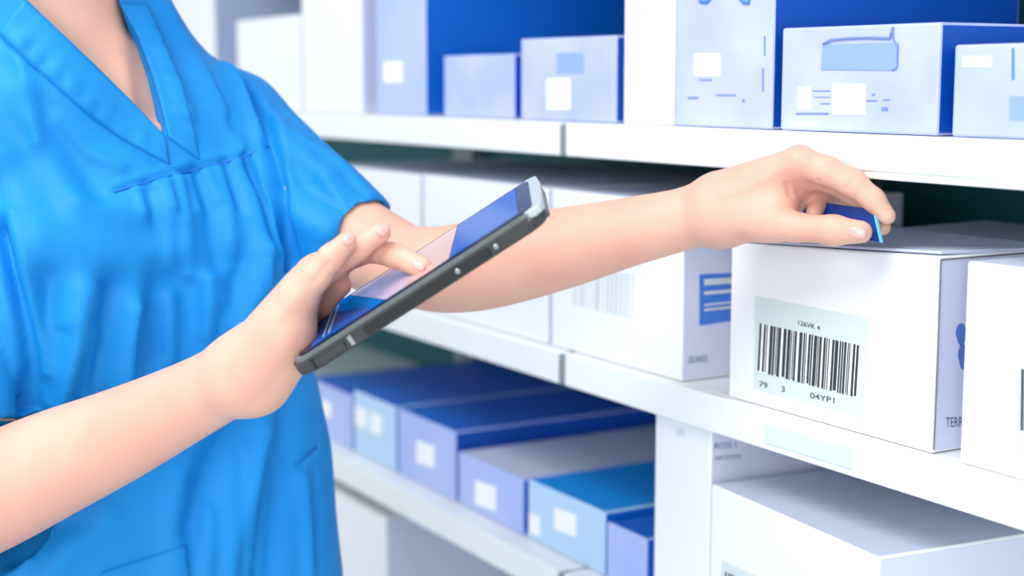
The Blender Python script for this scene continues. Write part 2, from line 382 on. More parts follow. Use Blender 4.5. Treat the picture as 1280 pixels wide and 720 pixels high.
# ------------------------------------------------------------------ organic surfaces: signed distance fields meshed with surface nets
def smin(a, b, k):
    h = np.clip(.5+.5*(b-a)/k, 0, 1)
    return b*(1-h)+a*h-k*h*(1-h)
def cone_d(P, a, b, ra, rb):
    a = np.array(a, dtype=np.float32); b = np.array(b, dtype=np.float32)
    ab = b-a; t = np.clip(((P-a)@ab)/max(float(ab@ab), 1e-9), 0, 1)
    q = P-a-t[..., None]*ab
    return np.sqrt((q*q).sum(-1))-(ra+(rb-ra)*t)
def ell_d(P, c, axes, r):
    """ellipsoid; axes 3 unit vectors, r 3 radii"""
    Q = P-np.array(c, dtype=np.float32)
    A = np.array([list(x) for x in axes], dtype=np.float32); r = np.array(r, dtype=np.float32)
    L = Q@A.T
    k1 = np.sqrt(((L/r)**2).sum(-1)); k2 = np.sqrt(((L/r**2)**2).sum(-1))+1e-9
    return k1*(k1-1)/k2
class Grid:
    def __init__(s, lo, hi, h):
        s.h = h; s.lo = np.array(lo, dtype=np.float32)
        s.n = (np.ceil((np.array(hi)-s.lo)/h)).astype(int)+1
        s.F = np.full(s.n, 1.0, dtype=np.float32)
    def block(s, lo, hi):
        i0 = np.maximum(0, np.floor((lo-s.lo)/s.h).astype(int)); i1 = np.minimum(s.n, np.ceil((hi-s.lo)/s.h).astype(int)+1)
        if np.any(i1 <= i0): return None, None
        ax = [(s.lo[k]+np.arange(i0[k], i1[k])*s.h).astype(np.float32) for k in range(3)]
        P = np.stack(np.meshgrid(*ax, indexing='ij'), -1)
        return tuple(slice(i0[k], i1[k]) for k in range(3)), P
    def cone(s, a, b, ra, rb, k=.008):
        a = np.array(a); b = np.array(b); m = max(ra, rb)+k+2*s.h
        sl, P = s.block(np.minimum(a, b)-m, np.maximum(a, b)+m)
        if sl: s.F[sl] = smin(s.F[sl], cone_d(P, a, b, ra, rb), k)
    def chain(s, pts, rs, k=.008):
        for i in range(len(pts)-1): s.cone(pts[i], pts[i+1], rs[i], rs[i+1], k)
    def spline(s, pts, rs, k=.005, n=6):
        P = [np.array(p) for p in pts]; P = [2*P[0]-P[1]]+P+[2*P[-1]-P[-2]]; R = [rs[0]]+list(rs)+[rs[-1]]
        op, orr = [], []
        for i in range(1, len(P)-2):
            for t in np.linspace(0, 1, n, endpoint=(i == len(P)-3)):
                f = lambda a, b, c, d: .5*((2*b)+(-a+c)*t+(2*a-5*b+4*c-d)*t*t+(-a+3*b-3*c+d)*t**3)
                op.append(f(P[i-1], P[i], P[i+1], P[i+2])); orr.append(f(R[i-1], R[i], R[i+1], R[i+2]))
        s.chain(op, orr, k)
    def ell(s, c, axes, r, k=.01):
        m = max(r)+k+2*s.h; c = np.array(c)
        sl, P = s.block(c-m, c+m)
        if sl: s.F[sl] = smin(s.F[sl], ell_d(P, c, axes, r), k)
    def mesh(s):
        F = s.F; S = F < 0; h = s.h
        c = np.zeros(np.array(F.shape)-1, dtype=np.uint8)
        for dx in (0, 1):
            for dy in (0, 1):
                for dz in (0, 1):
                    c += S[dx:F.shape[0]-1+dx, dy:F.shape[1]-1+dy, dz:F.shape[2]-1+dz]
        cells = np.argwhere((c > 0) & (c < 8))
        idx = -np.ones(c.shape, dtype=np.int64); idx[tuple(cells.T)] = np.arange(len(cells))
        acc = np.zeros((len(cells), 3)); cnt = np.zeros(len(cells))
        cor = [(x, y, z) for x in (0, 1) for y in (0, 1) for z in (0, 1)]
        for A in cor:
            for B in cor:
                if sum(B)-sum(A) == 1 and all(b >= a for a, b in zip(A, B)):
                    fa = F[tuple((cells+A).T)]; fb = F[tuple((cells+B).T)]
                    m = (fa < 0) != (fb < 0); t = np.zeros(len(cells)); t[m] = fa[m]/(fa[m]-fb[m])
                    p = np.array(A)+t[:, None]*(np.array(B)-np.array(A))
                    acc[m] += p[m]; cnt[m] += 1
        V = s.lo+(cells+acc/np.maximum(cnt, 1)[:, None])*h
        quads = []
        for ax in range(3):
            o1, o2 = [(1, 2), (2, 0), (0, 1)][ax]
            sa = [slice(None)]*3; sb = [slice(None)]*3; sa[ax] = slice(0, -1); sb[ax] = slice(1, None)
            E = np.argwhere(S[tuple(sa)] != S[tuple(sb)])
            E = E[(E[:, o1] > 0) & (E[:, o2] > 0) & (E[:, o1] < c.shape[o1]) & (E[:, o2] < c.shape[o2])]
            ins = S[tuple(E.T)]
            e1 = np.zeros(3, int); e1[o1] = 1; e2 = np.zeros(3, int); e2[o2] = 1
            q = np.stack([idx[tuple((E-e1-e2).T)], idx[tuple((E-e2).T)], idx[tuple(E.T)], idx[tuple((E-e1).T)]], 1)
            q[~ins] = q[~ins][:, ::-1]; quads.append(q)
        Q = np.concatenate(quads); Q = Q[(Q >= 0).all(1)]
        return V, Q
def np_mesh(name, parts):
    vs = []; fs = []; n = 0
    for V, Q in parts: vs.append(V); fs.append(Q+n); n += len(V)
    V = np.concatenate(vs).astype(np.float32); Q = np.concatenate(fs).astype(np.int32)
    me = bpy.data.meshes.new(name); me.vertices.add(len(V)); me.vertices.foreach_set('co', V.ravel())
    me.loops.add(Q.size); me.loops.foreach_set('vertex_index', Q.ravel())
    me.polygons.add(len(Q)); me.polygons.foreach_set('loop_start', np.arange(0, Q.size, 4, dtype=np.int32)); me.polygons.foreach_set('loop_total', np.full(len(Q), 4, dtype=np.int32))
    me.polygons.foreach_set('use_smooth', np.ones(len(Q), dtype=bool)); me.update(calc_edges=True); me.validate()
    return me
def smooth_np(V, Q, it=2, f=.5):
    e = np.concatenate([Q[:, [0, 1]], Q[:, [1, 2]], Q[:, [2, 3]], Q[:, [3, 0]]])
    for _ in range(it):
        a = np.zeros_like(V); n = np.zeros(len(V))
        for i, j in ((0, 1), (1, 0)):
            for k in range(3): a[:, k] += np.bincount(e[:, i], weights=V[e[:, j], k], minlength=len(V))
            n += np.bincount(e[:, i], minlength=len(V))
        V = V*(1-f)+f*a/np.maximum(n, 1)[:, None]
    return V
def normals_np(V, Q):
    n = np.cross(V[Q[:, 2]]-V[Q[:, 0]], V[Q[:, 3]]-V[Q[:, 1]]); N = np.zeros_like(V)
    for i in range(4):
        for k in range(3): N[:, k] += np.bincount(Q[:, i], weights=n[:, k], minlength=len(V))
    return N/(np.linalg.norm(N, axis=1)[:, None]+1e-12)
def bvh_of(V, Q): return BVHTree.FromPolygons([tuple(v) for v in V], [tuple(q) for q in Q.tolist()])
def shot(bvh, u, v):
    r = ray(u, v).normalized(); h = bvh.ray_cast(CC, r, 5)
    return (h[0], h[1]) if h[0] is not None else (None, None)
def seg_dist(V, pts):
    d = np.full(len(V), 9.0); P = [np.array(p) for p in pts]
    for a, b in zip(P[:-1], P[1:]):
        ab = b-a; t = np.clip(((V-a)@ab)/max(ab@ab, 1e-12), 0, 1); d = np.minimum(d, np.linalg.norm(V-a-t[:, None]*ab, axis=1))
    return d

# ------------------------------------------------------------------ the person
AX = .585                                         # how far the chest is turned to the photo's right
Rh = Vector((CR.x, CR.y, 0)); Fh = Vector((CF.x, CF.y, 0)).normalized(); UP = Vector((0, 0, 1))
NB = (Rh*math.sin(AX)-Fh*math.cos(AX)).normalized()      # chest normal
LB = (Rh*math.cos(AX)+Fh*math.sin(AX)).normalized()      # towards her left shoulder
T0 = Rh*(-.385)+Fh*1.46; T0.z = 0
def tp(s, q, dz): return T0+LB*s+NB*q+UP*(H+dz)
T0n = np.array(T0, dtype=np.float32); LBn = np.array(LB, dtype=np.float32); NBn = np.array(NB, dtype=np.float32)
person = thing('person', 'person in a bright blue scrub top tapping a tablet and reaching to a carton', 'person', (T0.x, T0.y, 0))
PZ = np.array([-.64, -.50, -.37, -.27, -.19, -.12, -.06, -.02, .03, .10])
PW = np.array([.226, .226, .214, .196, .182, .172, .150, .124, .084, .062])
PD = np.array([.140, .140, .128, .122, .124, .118, .102, .088, .072, .060])
def torso_d(P, shrink=0):
    Q = P-T0n; s = Q@LBn; q = Q@NBn; z = P[..., 2]-H
    w = np.interp(z, PZ, PW)-shrink; d = np.interp(z, PZ, PD)-shrink; q = q-np.interp(z, [-.5, -.2, 0, .05], [0, 0, -.012, -.02])
    e = 2.3
    k = (np.abs(s/w)**e+np.abs(q/d)**e)**(1/e)
    g = np.sqrt((s/w**2)**2+(q/d**2)**2)/np.maximum(k, 1e-3)+1e-6
    dd = (k-1)/np.maximum(g, 1/np.maximum(w, d))
    return np.maximum(np.maximum(dd, z-.10), -.64-z)*.9
shL = cp(286, 162, 1.53); elL = cp(533, 334, 1.43); wrL = cp(893, 262, 1.365)
shR = cp(-62, 175, 1.36); elR = cp(-98, 668, 1.31)
# --- bare arms and hands
def V3(p): return (p.x, p.y, p.z)
g = Grid(tuple(min(a) for a in zip(cp(340, 150, 1.52), cp(1130, 150, 1.2), cp(450, 420, 1.5), cp(1130, 330, 1.5), cp(340, 150, 1.3))),
         tuple(max(a) for a in zip(cp(340, 150, 1.52), cp(1130, 150, 1.2), cp(450, 420, 1.5), cp(1130, 330, 1.5), cp(340, 150, 1.3))), .0019)
g.spline([cp(370, 232, 1.495), cp(443, 298, 1.463), cp(500, 330, 1.44)], [.040, .040, .037], .006)
g.spline([cp(500, 330, 1.44), cp(548, 337, 1.425), cp(610, 330, 1.415), cp(700, 311, 1.40), cp(790, 289, 1.385), cp(850, 275, 1.372), wrL], [.034, .0375, .0395, .0355, .0290, .0255, .0260], .006)
# left hand: palm
iM = cp(999, 202, 1.285); mM = cp(1001, 218, 1.299); rM = cp(1000, 234, 1.316); pM = cp(992, 249, 1.330)
g.cone(cp(905, 250, 1.35), iM, .026, .0135, .014)
g.cone(cp(905, 256, 1.36), mM, .026, .0125, .012)
g.cone(cp(903, 260, 1.37), rM, .024, .0125, .012)
g.cone(cp(900, 266, 1.375), pM, .022, .012, .012)
g.cone(cp(903, 268, 1.345), cp(972, 238, 1.31), .027, .014, .016)
g.cone(cp(900, 268, 1.35), cp(968, 276, 1.30), .025, .018, .016)      # thumb base
g.cone(cp(950, 262, 1.325), cp(978, 258, 1.305), .018, .009, .012)    # web
# thumb
g.chain([cp(955, 278, 1.305), cp(994, 284, 1.285), cp(1042, 288, 1.262), cp(1076, 290, 1.25)], [.0165, .0118, .0122, .0095], .006)
# index
g.chain([iM, cp(1032, 213, 1.275), cp(1066, 229, 1.268), cp(1092, 250, 1.262), cp(1109, 270, 1.258)], [.0135, .0118, .0114, .0094, .0074], .005)
# middle (behind, tip below the index)
g.chain([mM, cp(1040, 226, 1.300), cp(1072, 245, 1.293), cp(1094, 264, 1.285), cp(1103, 284, 1.278)], [.0125, .0108, .0100, .0088, .0074], .004)
# ring and little finger, curled under
g.chain([rM, cp(1030, 237, 1.325), cp(1054, 244, 1.335), cp(1062, 254, 1.332)], [.0125, .0105, .0095, .0075], .004)
g.chain([pM, cp(1012, 240, 1.330), cp(1027, 243, 1.322), cp(1017, 268, 1.305)], [.012, .0098, .0088, .0072], .004)
left_arm = g.mesh()
# right forearm and hand
pts = [elR, cp(490, 250, 1.1), cp(560, 350, 1.3), cp(340, 560, 1.3), cp(-160, 760, 1.38), cp(-100, 380, 1.40), cp(-190, 760, 1.2), cp(540, 270, 1.25)]
g = Grid([min(p[k] for p in pts) for k in range(3)], [max(p[k] for p in pts) for k in range(3)], .0018)
g.chain([cp(-98, 420, 1.36), elR], [.036, .036], .02)
g.spline([elR, cp(-20, 622, 1.295), cp(60, 583, 1.285), cp(140, 548, 1.265), cp(215, 512, 1.245), cp(280, 478, 1.22), cp(305, 460, 1.213)], [.041, .0465, .0435, .0375, .0315, .0275, .0275], .006)
kp = cp(371, 372, 1.168); kr = cp(384, 352, 1.182); km = cp(392, 342, 1.198); ki = cp(398, 338, 1.213)
g.cone(cp(305, 472, 1.200), kp, .0225, .0145, .022)
g.cone(cp(303, 468, 1.208), kr, .0222, .0135, .02)
g.cone(cp(305, 466, 1.220), km, .022, .0135, .012)
g.cone(cp(310, 466, 1.230), ki, .021, .0135, .012)
g.cone(cp(320, 474, 1.205), cp(362, 424, 1.180), .0215, .0188, .022)     # heel of the hand
g.cone(cp(328, 478, 1.215), cp(350, 446, 1.20), .0185, .018, .016)
# little finger
g.chain([kp, cp(395, 345, 1.160), cp(414, 322, 1.156), cp(433, 303, 1.154)], [.0145, .0112, .0098, .0080], .005)
# ring finger
g.chain([kr, cp(412, 334, 1.178), cp(446, 312, 1.174), cp(476, 291, 1.172)], [.0135, .0108, .0096, .0080], .004)
# middle finger
g.chain([km, cp(420, 322, 1.205), cp(450, 306, 1.215), cp(468, 300, 1.212)], [.0135, .0108, .0095, .0078], .004)
# index finger, pressing the screen
g.chain([ki, cp(424, 326, 1.215), cp(462, 311, 1.197), cp(496, 320, 1.182), cp(528, 335, 1.163)], [.0135, .0112, .0106, .0098, .0082], .004)
# thumb, tucked under
g.chain([cp(330, 462, 1.235), cp(370, 404, 1.235), cp(400, 379, 1.225), cp(426, 357, 1.215)], [.018, .0140, .0108, .0088], .006)
right_arm = g.mesh()
# --- neck, chest, head (skin)
pts = [tp(-.25, -.2, -.30), tp(.25, .2, .46), tp(.25, -.2, -.3), tp(-.25, .2, -.3)]
g = Grid([min(p[k] for p in pts) for k in range(3)], [max(p[k] for p in pts) for k in range(3)], .0035)
sl, P = g.block(g.lo, g.lo+g.n*g.h)
g.F[sl] = np.maximum(torso_d(P, .022), P[..., 2]-H-.03)
nk0 = tp(-.022, -.02, -.03); nk1 = tp(-.048, .012, .14)
g.cone(nk0, nk1, .056, .050, .04)
g.cone(tp(.04, -.015, .02), shL-UP*.012, .034, .040, .03); g.cone(tp(-.04, -.015, .02), shR-UP*.012, .034, .040, .03)
hc = tp(-.058, .025, .240)
g.ell(hc, (LB, NB, UP), (.076, .098, .112), .03)
g.ell(hc+NB*.055-UP*.075, (LB, NB, UP), (.045, .042, .042), .03)                # jaw
g.cone(hc+NB*.092+UP*.01, hc+NB*.108-UP*.022, .008, .013, .012)                 # nose
for s in (-1, 1):
    g.ell(hc+LB*s*.078-NB*.005-UP*.01, (LB, NB, UP), (.010, .020, .032), .006)    # ears
    g.cone(hc+LB*s*.018+NB*.094-UP*.055, hc+NB*.099-UP*.054, .006, .008, .006)    # lips
    g.ell(hc+LB*s*.05+NB*.06-UP*.02, (LB, NB, UP), (.022, .022, .022), .03)       # cheeks
    g.cone(tp(.014*s-.006, .078, -.052), tp(.04*s-.006, .068, -.036), .006, .005, .014)     # collarbones
    g.cone(tp(.014*s-.016, .070, -.045), tp(.040*s-.048, .018, .08), .006, .007, .014)    # neck tendons
neck = g.mesh()
V, Q = neck; V = smooth_np(V, Q, 3); neck = (V, Q)
left_arm = (smooth_np(*left_arm, 2), left_arm[1]); right_arm = (smooth_np(*right_arm, 2), right_arm[1])
# creases on skin
def crease(VQ, lines):
    V, Q = VQ; N = normals_np(V, Q); b = bvh_of(V, Q); disp = np.zeros(len(V))
    for px, hgt_, w in lines:
        pts = [shot(b, *p)[0] for p in px]; pts = [p for p in pts if p]
        if len(pts) > 1: disp += hgt_*np.exp(-(seg_dist(V, pts)/w)**2)
    return (V+N*disp[:, None], Q), b
left_arm, bL = crease(left_arm, [([(983, 230), (988, 243), (1001, 258)], -.0022, .0022), ([(994, 228), (999, 240)], -.0014, .002),
    ([(1024, 226), (1033, 236)], -.0016, .002), ([(1060, 234), (1068, 222)], -.0009, .0025), ([(1036, 278), (1038, 290)], -.0007, .0022), ([(996, 196), (1006, 200)], .0014, .006),
    ([(978, 210), (940, 232), (905, 245)], .0012, .004), ([(1042, 280), (1045, 296)], -.0006, .002)])
right_arm, bR = crease(right_arm, [([(392, 352), (410, 330)], -.0012, .003), ([(470, 318), (475, 330)], -.0007, .002), ([(500, 322), (497, 336)], -.0006, .002),
    ([(350, 395), (372, 372)], .0012, .005), ([(318, 505), (345, 478), (372, 430)], -.0008, .006)])
body = link('body', np_mesh('body', [neck, left_arm, right_arm]), person, 'skin')
def nail(b, u, v, along, ln, wd, tilt=None):
    p, n = shot(b, u, v)
    if p is None: print('nail miss', u, v); return
    q, n2 = shot(b, u+along[0], v+along[1]); d = (ray(u+along[0], v+along[1])-ray(u, v)).normalized()
    if tilt: n = (n+Vector(tilt)).normalized()
    d = (d-n*d.dot(n)).normalized(); s = n.cross(d)
    bm = bmesh.new(); rings = []
    for h, f in ((-.0006, 1.0), (.0007, .96), (.0012, .62)):
        rings.append([bm.verts.new(p+d*(ln*f*math.copysign(abs(math.cos(a))**.7, math.cos(a)))+s*(wd*f*math.copysign(abs(math.sin(a))**.7, math.sin(a)))+n*(h-.5*(wd*f*math.sin(a))**2/.008)) for a in [k*math.pi/10 for k in range(20)]])
    for a, c_ in zip(rings[:-1], rings[1:]):
        for k in range(20): bm.faces.new((a[k], a[(k+1) % 20], c_[(k+1) % 20], c_[k]))
    bm.faces.new(rings[-1]); bm.faces.new(rings[0][::-1])
    bm_obj('fingernail', bm, 'nail', person, True)
nail(bL, 1071, 291, (6, 1), .0078, .0050)
nail(bR, 437, 299, (5, -4), .0056, .0040)
nail(bR, 480, 288, (5, -4), .0056, .0040)
nail(bR, 523, 332, (6, 3), .0056, .0036)
# hair
g = Grid(tuple(hc-Vector((.15, .15, .2))), tuple(hc+Vector((.15, .15, .16))), .005)
g.ell(hc+UP*.014-NB*.012, (LB, NB, UP), (.088, .104, .116), .01); g.ell(hc-NB*.095+UP*.03, (LB, NB, UP), (.04, .04, .04), .02)
sl, P = g.block(g.lo, g.lo+g.n*g.h)
g.F[sl] = np.maximum(g.F[sl], -ell_d(P, hc+NB*.085-UP*.035, (LB, NB, UP), (.07, .075, .10)))
g.F[sl] = np.maximum(g.F[sl], -(P[..., 2]-(hc.z-.06)))
link('hair', np_mesh('hair', [g.mesh()]), person, 'hair')

# --- scrub top
pts = [tp(-.36, -.25, -.66), tp(.36, .25, .13), tp(.36, -.25, .13), tp(-.36, .25, .13), shR-Rh*.08, cp(-150, 560, 1.3), cp(500, 320, 1.4)]
g = Grid([min(p[k] for p in pts) for k in range(3)], [max(p[k] for p in pts) for k in range(3)], .003)
g.lo[2] = H-.66; sl, P = g.block(g.lo, g.lo+g.n*g.h)
F = torso_d(P)
for s in (-1, 1):
    F = smin(F, ell_d(P, tp(.078*s, .070, -.195), (LB, NB, UP), (.075, .062, .080)), .05)
F = smin(F, cone_d(P, tp(.052, -.015, .000), shL, .040, .056), .055)
F = smin(F, cone_d(P, tp(-.055, -.015, .040), shR, .046, .056), .035)
F = smin(F, cone_d(P, tp(-.055, .022, -.01), tp(-.078, .006, .085), .058, .052), .03)
hemL = cp(443, 300, 1.463)
slv = cone_d(P, shL, hemL, .057, .0500); F = smin(F, slv, .016)
hemR = cp(-60, 530, 1.325)
slvR = cone_d(P, shR, hemR, .056, .062); F = smin(F, slvR, .004)
# cut the sleeves at their hems and hollow them
for a, b, r, ax in ((shL, hemL, .0462, None), (shR, hemR, .056, None)):
    d = (b-a).normalized(); dn = np.array(d, dtype=np.float32)
    near = cone_d(P, a+d*.10, b+d*.06, .075, .085) < 0
    cutv = (P-np.array(b, dtype=np.float32))@dn
    F = np.where(near, np.maximum(F, cutv), F)
    F = np.maximum(F, -cone_d(P, b-d*.045, b+d*.06, r-.004, r))
g.F[:] = F
Vu, Qu = g.mesh(); Vu = smooth_np(Vu, Qu, 3); bu = bvh_of(Vu, Qu)
# V opening: the edges are read off the uncut cloth
EL = [(206, 172), (160, 124), (115, 80), (70, 36), (36, 3)]; ER = [(208, 172), (202, 135), (190, 92), (172, 46), (149, 6)]
def edge_sz(px):
    out = []
    for u, v in px:
        p, n = shot(bu, u, v)
        if p is not None: out.append(((p-T0).dot(LB), p.z-H))
    out.sort(key=lambda a: a[1]); a, b = out[-2], out[-1]
    out.append((b[0]+(b[0]-a[0])*3, b[1]+(b[1]-a[1])*3)); return np.array(out)
el, er = edge_sz(EL), edge_sz(ER)
Qp = P-T0n; s_ = Qp@LBn; q_ = Qp@NBn; z_ = P[..., 2]-H
sl_ = np.interp(z_, el[:, 1], el[:, 0]); sr_ = np.interp(z_, er[:, 1], er[:, 0])
vd = np.minimum(np.minimum(s_-sl_, sr_-s_)*.75, z_-el[0, 1])
hole = np.minimum(vd, q_+.02)
F = np.maximum(F, hole)
nkd = cone_d(P, tp(-.022, -.02, .01), tp(-.05, .0, .2), .058, .068)
F = np.maximum(F, -nkd)
g.F[:] = F
Vs, Qs = g.mesh(); Vs = smooth_np(Vs, Qs, 3)
b0 = bvh_of(Vs, Qs); Ns = normals_np(Vs, Qs)
def path(px, b=bu):
    out = []
    for i in range(len(px)-1):
        n = max(2, int(math.dist(px[i], px[i+1])/12))
        for k in range(n+(i == len(px)-2)):
            t = k/n; p, nn = shot(b, px[i][0]*(1-t)+px[i+1][0]*t, px[i][1]*(1-t)+px[i+1][1]*t)
            if p is not None: out.append(p)
    return out
FOLDS = [
 # shoulder drape
 ([(205, 8), (240, 60), (275, 130), (300, 190)], .006, .012), ([(238, 22), (285, 80), (322, 150), (345, 215)], .006, .011), ([(222, 30), (262, 95), (290, 160)], -.005, .008),
 ([(262, 45), (305, 105), (335, 160)], -.004, .007), ([(180, 20), (215, 90), (232, 140)], .004, .010),
 # armhole seam
 ([(308, 108), (330, 150), (345, 200), (352, 255), (362, 330)], -.012, .0068), ([(322, 125), (345, 165), (360, 225)], .004, .010),
 # sleeve
 ([(345, 160), (375, 190), (415, 215)], .005, .012), ([(365, 215), (400, 240), (440, 258)], -.006, .014), ([(350, 250), (385, 280), (425, 295)], .004, .012), ([(400, 200), (450, 236)], -.003, .009),
 # bust and gathers under the yoke
 ([(20, 120), (60, 190), (90, 250)], .005, .016), ([(50, 130), (90, 190), (120, 240)], -.004, .012), ([(5, 200), (30, 260), (40, 330)], .006, .02),
 ([(200, 232), (212, 275), (215, 330)], .004, .008), ([(222, 226), (232, 280), (238, 340)], .006, .008), ([(186, 240), (192, 280)], -.003, .006),
 ([(245, 216), (262, 260), (272, 330)], -.005, .009), ([(290, 205), (312, 250), (330, 310)], .006, .010), ([(272, 212), (286, 260), (296, 330)], .003, .007), ([(318, 200), (340, 260), (352, 330)], .005, .010),
 ([(100, 262), (150, 268), (200, 262)], .005, .016), ([(60, 300), (120, 315), (180, 330)], .006, .026),
 # long drapes down the front
 ([(110, 370), (95, 430), (75, 500)], .010, .016), ([(140, 360), (125, 440), (105, 520)], -.012, .016), ([(168, 390), (160, 450), (150, 500)], .009, .012), ([(60, 350), (55, 420), (50, 520)], -.010, .014),
 ([(200, 350), (192, 440)], -.009, .016), ([(232, 340), (240, 400), (236, 460)], -.008, .016), ([(330, 320), (322, 360), (300, 410)], .007, .012), ([(300, 330), (300, 380), (280, 420)], -.008, .014),
 ([(330, 540), (310, 620), (285, 720)], .008, .014), ([(286, 550), (262, 600), (240, 660)], -.012, .020), ([(360, 510), (350, 600), (340, 719)], -.008, .014), ([(225, 600), (220, 680), (215, 719)], .007, .014),
 ([(375, 600), (382, 660), (385, 719)], .006, .009), ([(308, 560), (300, 640), (300, 719)], -.004, .008), ([(130, 640), (90, 680), (60, 719)], .006, .016), ([(30, 690), (60, 665), (110, 650)], -.006, .014),
 ([(2, 285), (16, 345), (30, 410), (38, 460), (36, 512)], -.014, .006), ([(14, 275), (34, 345), (48, 410), (56, 470)], .004, .008),
 # fine gathers and pulls
 ([(208, 226), (216, 262)], .003, .004), ([(216, 224), (226, 268)], -.003, .004), ([(240, 218), (250, 262)], .003, .0045), ([(258, 212), (272, 250)], .0025, .004), ([(170, 236), (176, 270)], .0025, .005),
 ([(280, 204), (300, 262)], -.003, .0045), ([(304, 198), (330, 262), (342, 310)], -.0035, .005), ([(248, 40), (300, 112), (330, 170)], .003, .005),
 ([(215, 25), (252, 78), (280, 140)], .003, .005), ([(355, 330), (352, 370)], -.003, .006), ([(330, 330), (336, 360)], .003, .005), ([(402, 222), (440, 262)], .003, .006), ([(372, 170), (420, 200), (462, 240)], .0025, .005),
 ([(20, 60), (40, 120), (48, 180)], .0035, .007), ([(70, 150), (110, 190), (150, 210)], .003, .006), ([(340, 560), (330, 640), (322, 719)], -.005, .007), ([(262, 640), (256, 719)], .005, .008), ([(392, 600), (398, 719)], -.004, .006),
 ([(80, 420), (68, 500)], -.006, .008), ([(122, 420), (110, 500)], .005, .007), ([(180, 400), (176, 470)], -.005, .008), ([(262, 350), (262, 420)], .005, .008), ([(215, 370), (214, 450)], .005, .007),
 # flat seams
 ([(143, 239), (200, 221), (250, 209), (300, 197), (338, 182)], -.0022, .0022), ([(150, 230), (202, 212), (252, 200), (298, 188)], .0014, .004),
 ([(0, 50), (60, 100), (110, 143), (160, 180), (205, 212), (238, 214)], -.0016, .0022), ([(190, 50), (218, 100), (236, 150), (247, 205)], -.0016, .0022),
 ([(372, 581), (396, 558)], -.0030, .0026),
]
FP = [(path(px), hh, w) for px, hh, w in FOLDS]
PUCK = []
for px, n in (([(15, 45), (75, 92), (125, 132), (175, 170), (212, 200)], 15), ([(198, 62), (222, 110), (238, 150), (244, 198)], 10)):
    pp = path(px)
    for k in range(n): PUCK.append(np.array(pp[int(k*(len(pp)-1)/n)]+UP*random.uniform(-.003, .003)))
def wob(V, f, ph):
    return np.sin(V[:, 0]*f[0]+ph)*np.sin(V[:, 1]*f[1]+ph*1.7)*np.sin(V[:, 2]*f[2]+ph*2.3)
def drape(V, Q):
    N = normals_np(V, Q); disp = np.zeros(len(V))
    for pts, hh, w in FP:
        if len(pts) > 1: disp += 1.35*hh*np.exp(-(seg_dist(V, pts)/w)**2)
    for p in PUCK: disp += .0030*np.exp(-(np.linalg.norm(V-p, axis=1)/.0050)**2)
    disp += .0022*wob(V, (31, 27, 15), 1.0)+.0012*wob(V, (63, 58, 34), 2.2)
    return smooth_np(V+N*np.maximum(disp, -.015)[:, None], Q, 1)
Vs2 = drape(Vs, Qs); Vu2 = drape(Vu, Qu)
top = link('scrub_top', np_mesh('scrub_top', [(Vs2, Qs)]), person, 'scrub')
b1 = bvh_of(Vu2, Qu)
def collar(edge0, edge1, wpx, name):
    """strip between the V edge (photo polyline edge0) and the outer seam edge1, raised off the cloth"""
    n = 44; bm = bmesh.new(); rows = []
    def samp(pl, t):
        L = [math.dist(a, b) for a, b in zip(pl[:-1], pl[1:])]; T = t*sum(L)
        for a, b, l in zip(pl[:-1], pl[1:], L):
            if T <= l or (a, b) == (pl[-2], pl[-1]): return (a[0]+(b[0]-a[0])*T/l, a[1]+(b[1]-a[1])*T/l)
            T -= l
    for i in range(n+1):
        a = samp(edge0, i/n); c_ = samp(edge1, i/n); row = []
        for j in range(9):
            w = j/8; p, nn = shot(b1, a[0]*(1-w)+c_[0]*w, a[1]*(1-w)+c_[1]*w)
            if p is None: row.append(None); continue
            row.append((p, nn, .0026+.0016*math.sin(i*1.35+j*.25)*(w**2)*(1 if j < 8 else 0)))
        rows.append(row)
    cd_ = lambda r: CC
    vt = {}; lo = {}
    for i, row in enumerate(rows):
        for j, e in enumerate(row):
            if e is None: continue
            p, nn, h_ = e
            vt[i, j] = bm.verts.new(p+nn*h_); lo[i, j] = bm.verts.new(p-nn*.002)
    ok = lambda *k: all(x in vt for x in k) and all((vt[k[0]].co-vt[x].co).length < .05 for x in k)
    faces = set()
    for i in range(n):
        for j in range(8):
            k = ((i, j), (i+1, j), (i+1, j+1), (i, j+1))
            if ok(*k): faces.add((i, j)); bm.faces.new([vt[x] for x in k]); bm.faces.new([lo[x] for x in k][::-1])
    for (i, j) in faces:
        for (di, dj, e0, e1) in ((0, -1, (i, j), (i+1, j)), (0, 1, (i, j+1), (i+1, j+1)), (-1, 0, (i, j), (i, j+1)), (1, 0, (i+1, j), (i+1, j+1))):
            if (i+di, j+dj) not in faces: bm.faces.new((vt[e0], vt[e1], lo[e1], lo[e0]))
    for v in list(bm.verts):
        if not v.link_faces: bm.verts.remove(v)
    return bm_obj(name, bm, 'scrub', top, True)
collar([(30, 1), (70, 36), (115, 80), (160, 124), (205, 171)], [(0, 42), (45, 86), (95, 130), (150, 172), (212, 206)], 30, 'collar_band')
collar([(149, 4), (172, 46), (190, 92), (202, 135), (210, 172)], [(183, 8), (205, 56), (226, 104), (240, 152), (249, 200)], 30, 'collar_band')
def seam(px, r, name='seam', off=.0004):
    pts = path(px, b1)
    if len(pts) < 3: return
    P2 = [Vector(p) for p in pts]; P3 = [P2[0]]+[(P2[i-1]+P2[i]*2+P2[i+1])/4 for i in range(1, len(P2)-1)]+[P2[-1]]
    P3 = [p+(CC-p).normalized()*off for p in P3]
    bm = bmesh.new(); add_tube(bm, P3, r, 6); bm_obj(name, bm, 'thread', top, True)
seam([(143, 240), (200, 222), (250, 210), (300, 198), (336, 183)], .0008, off=.0012)
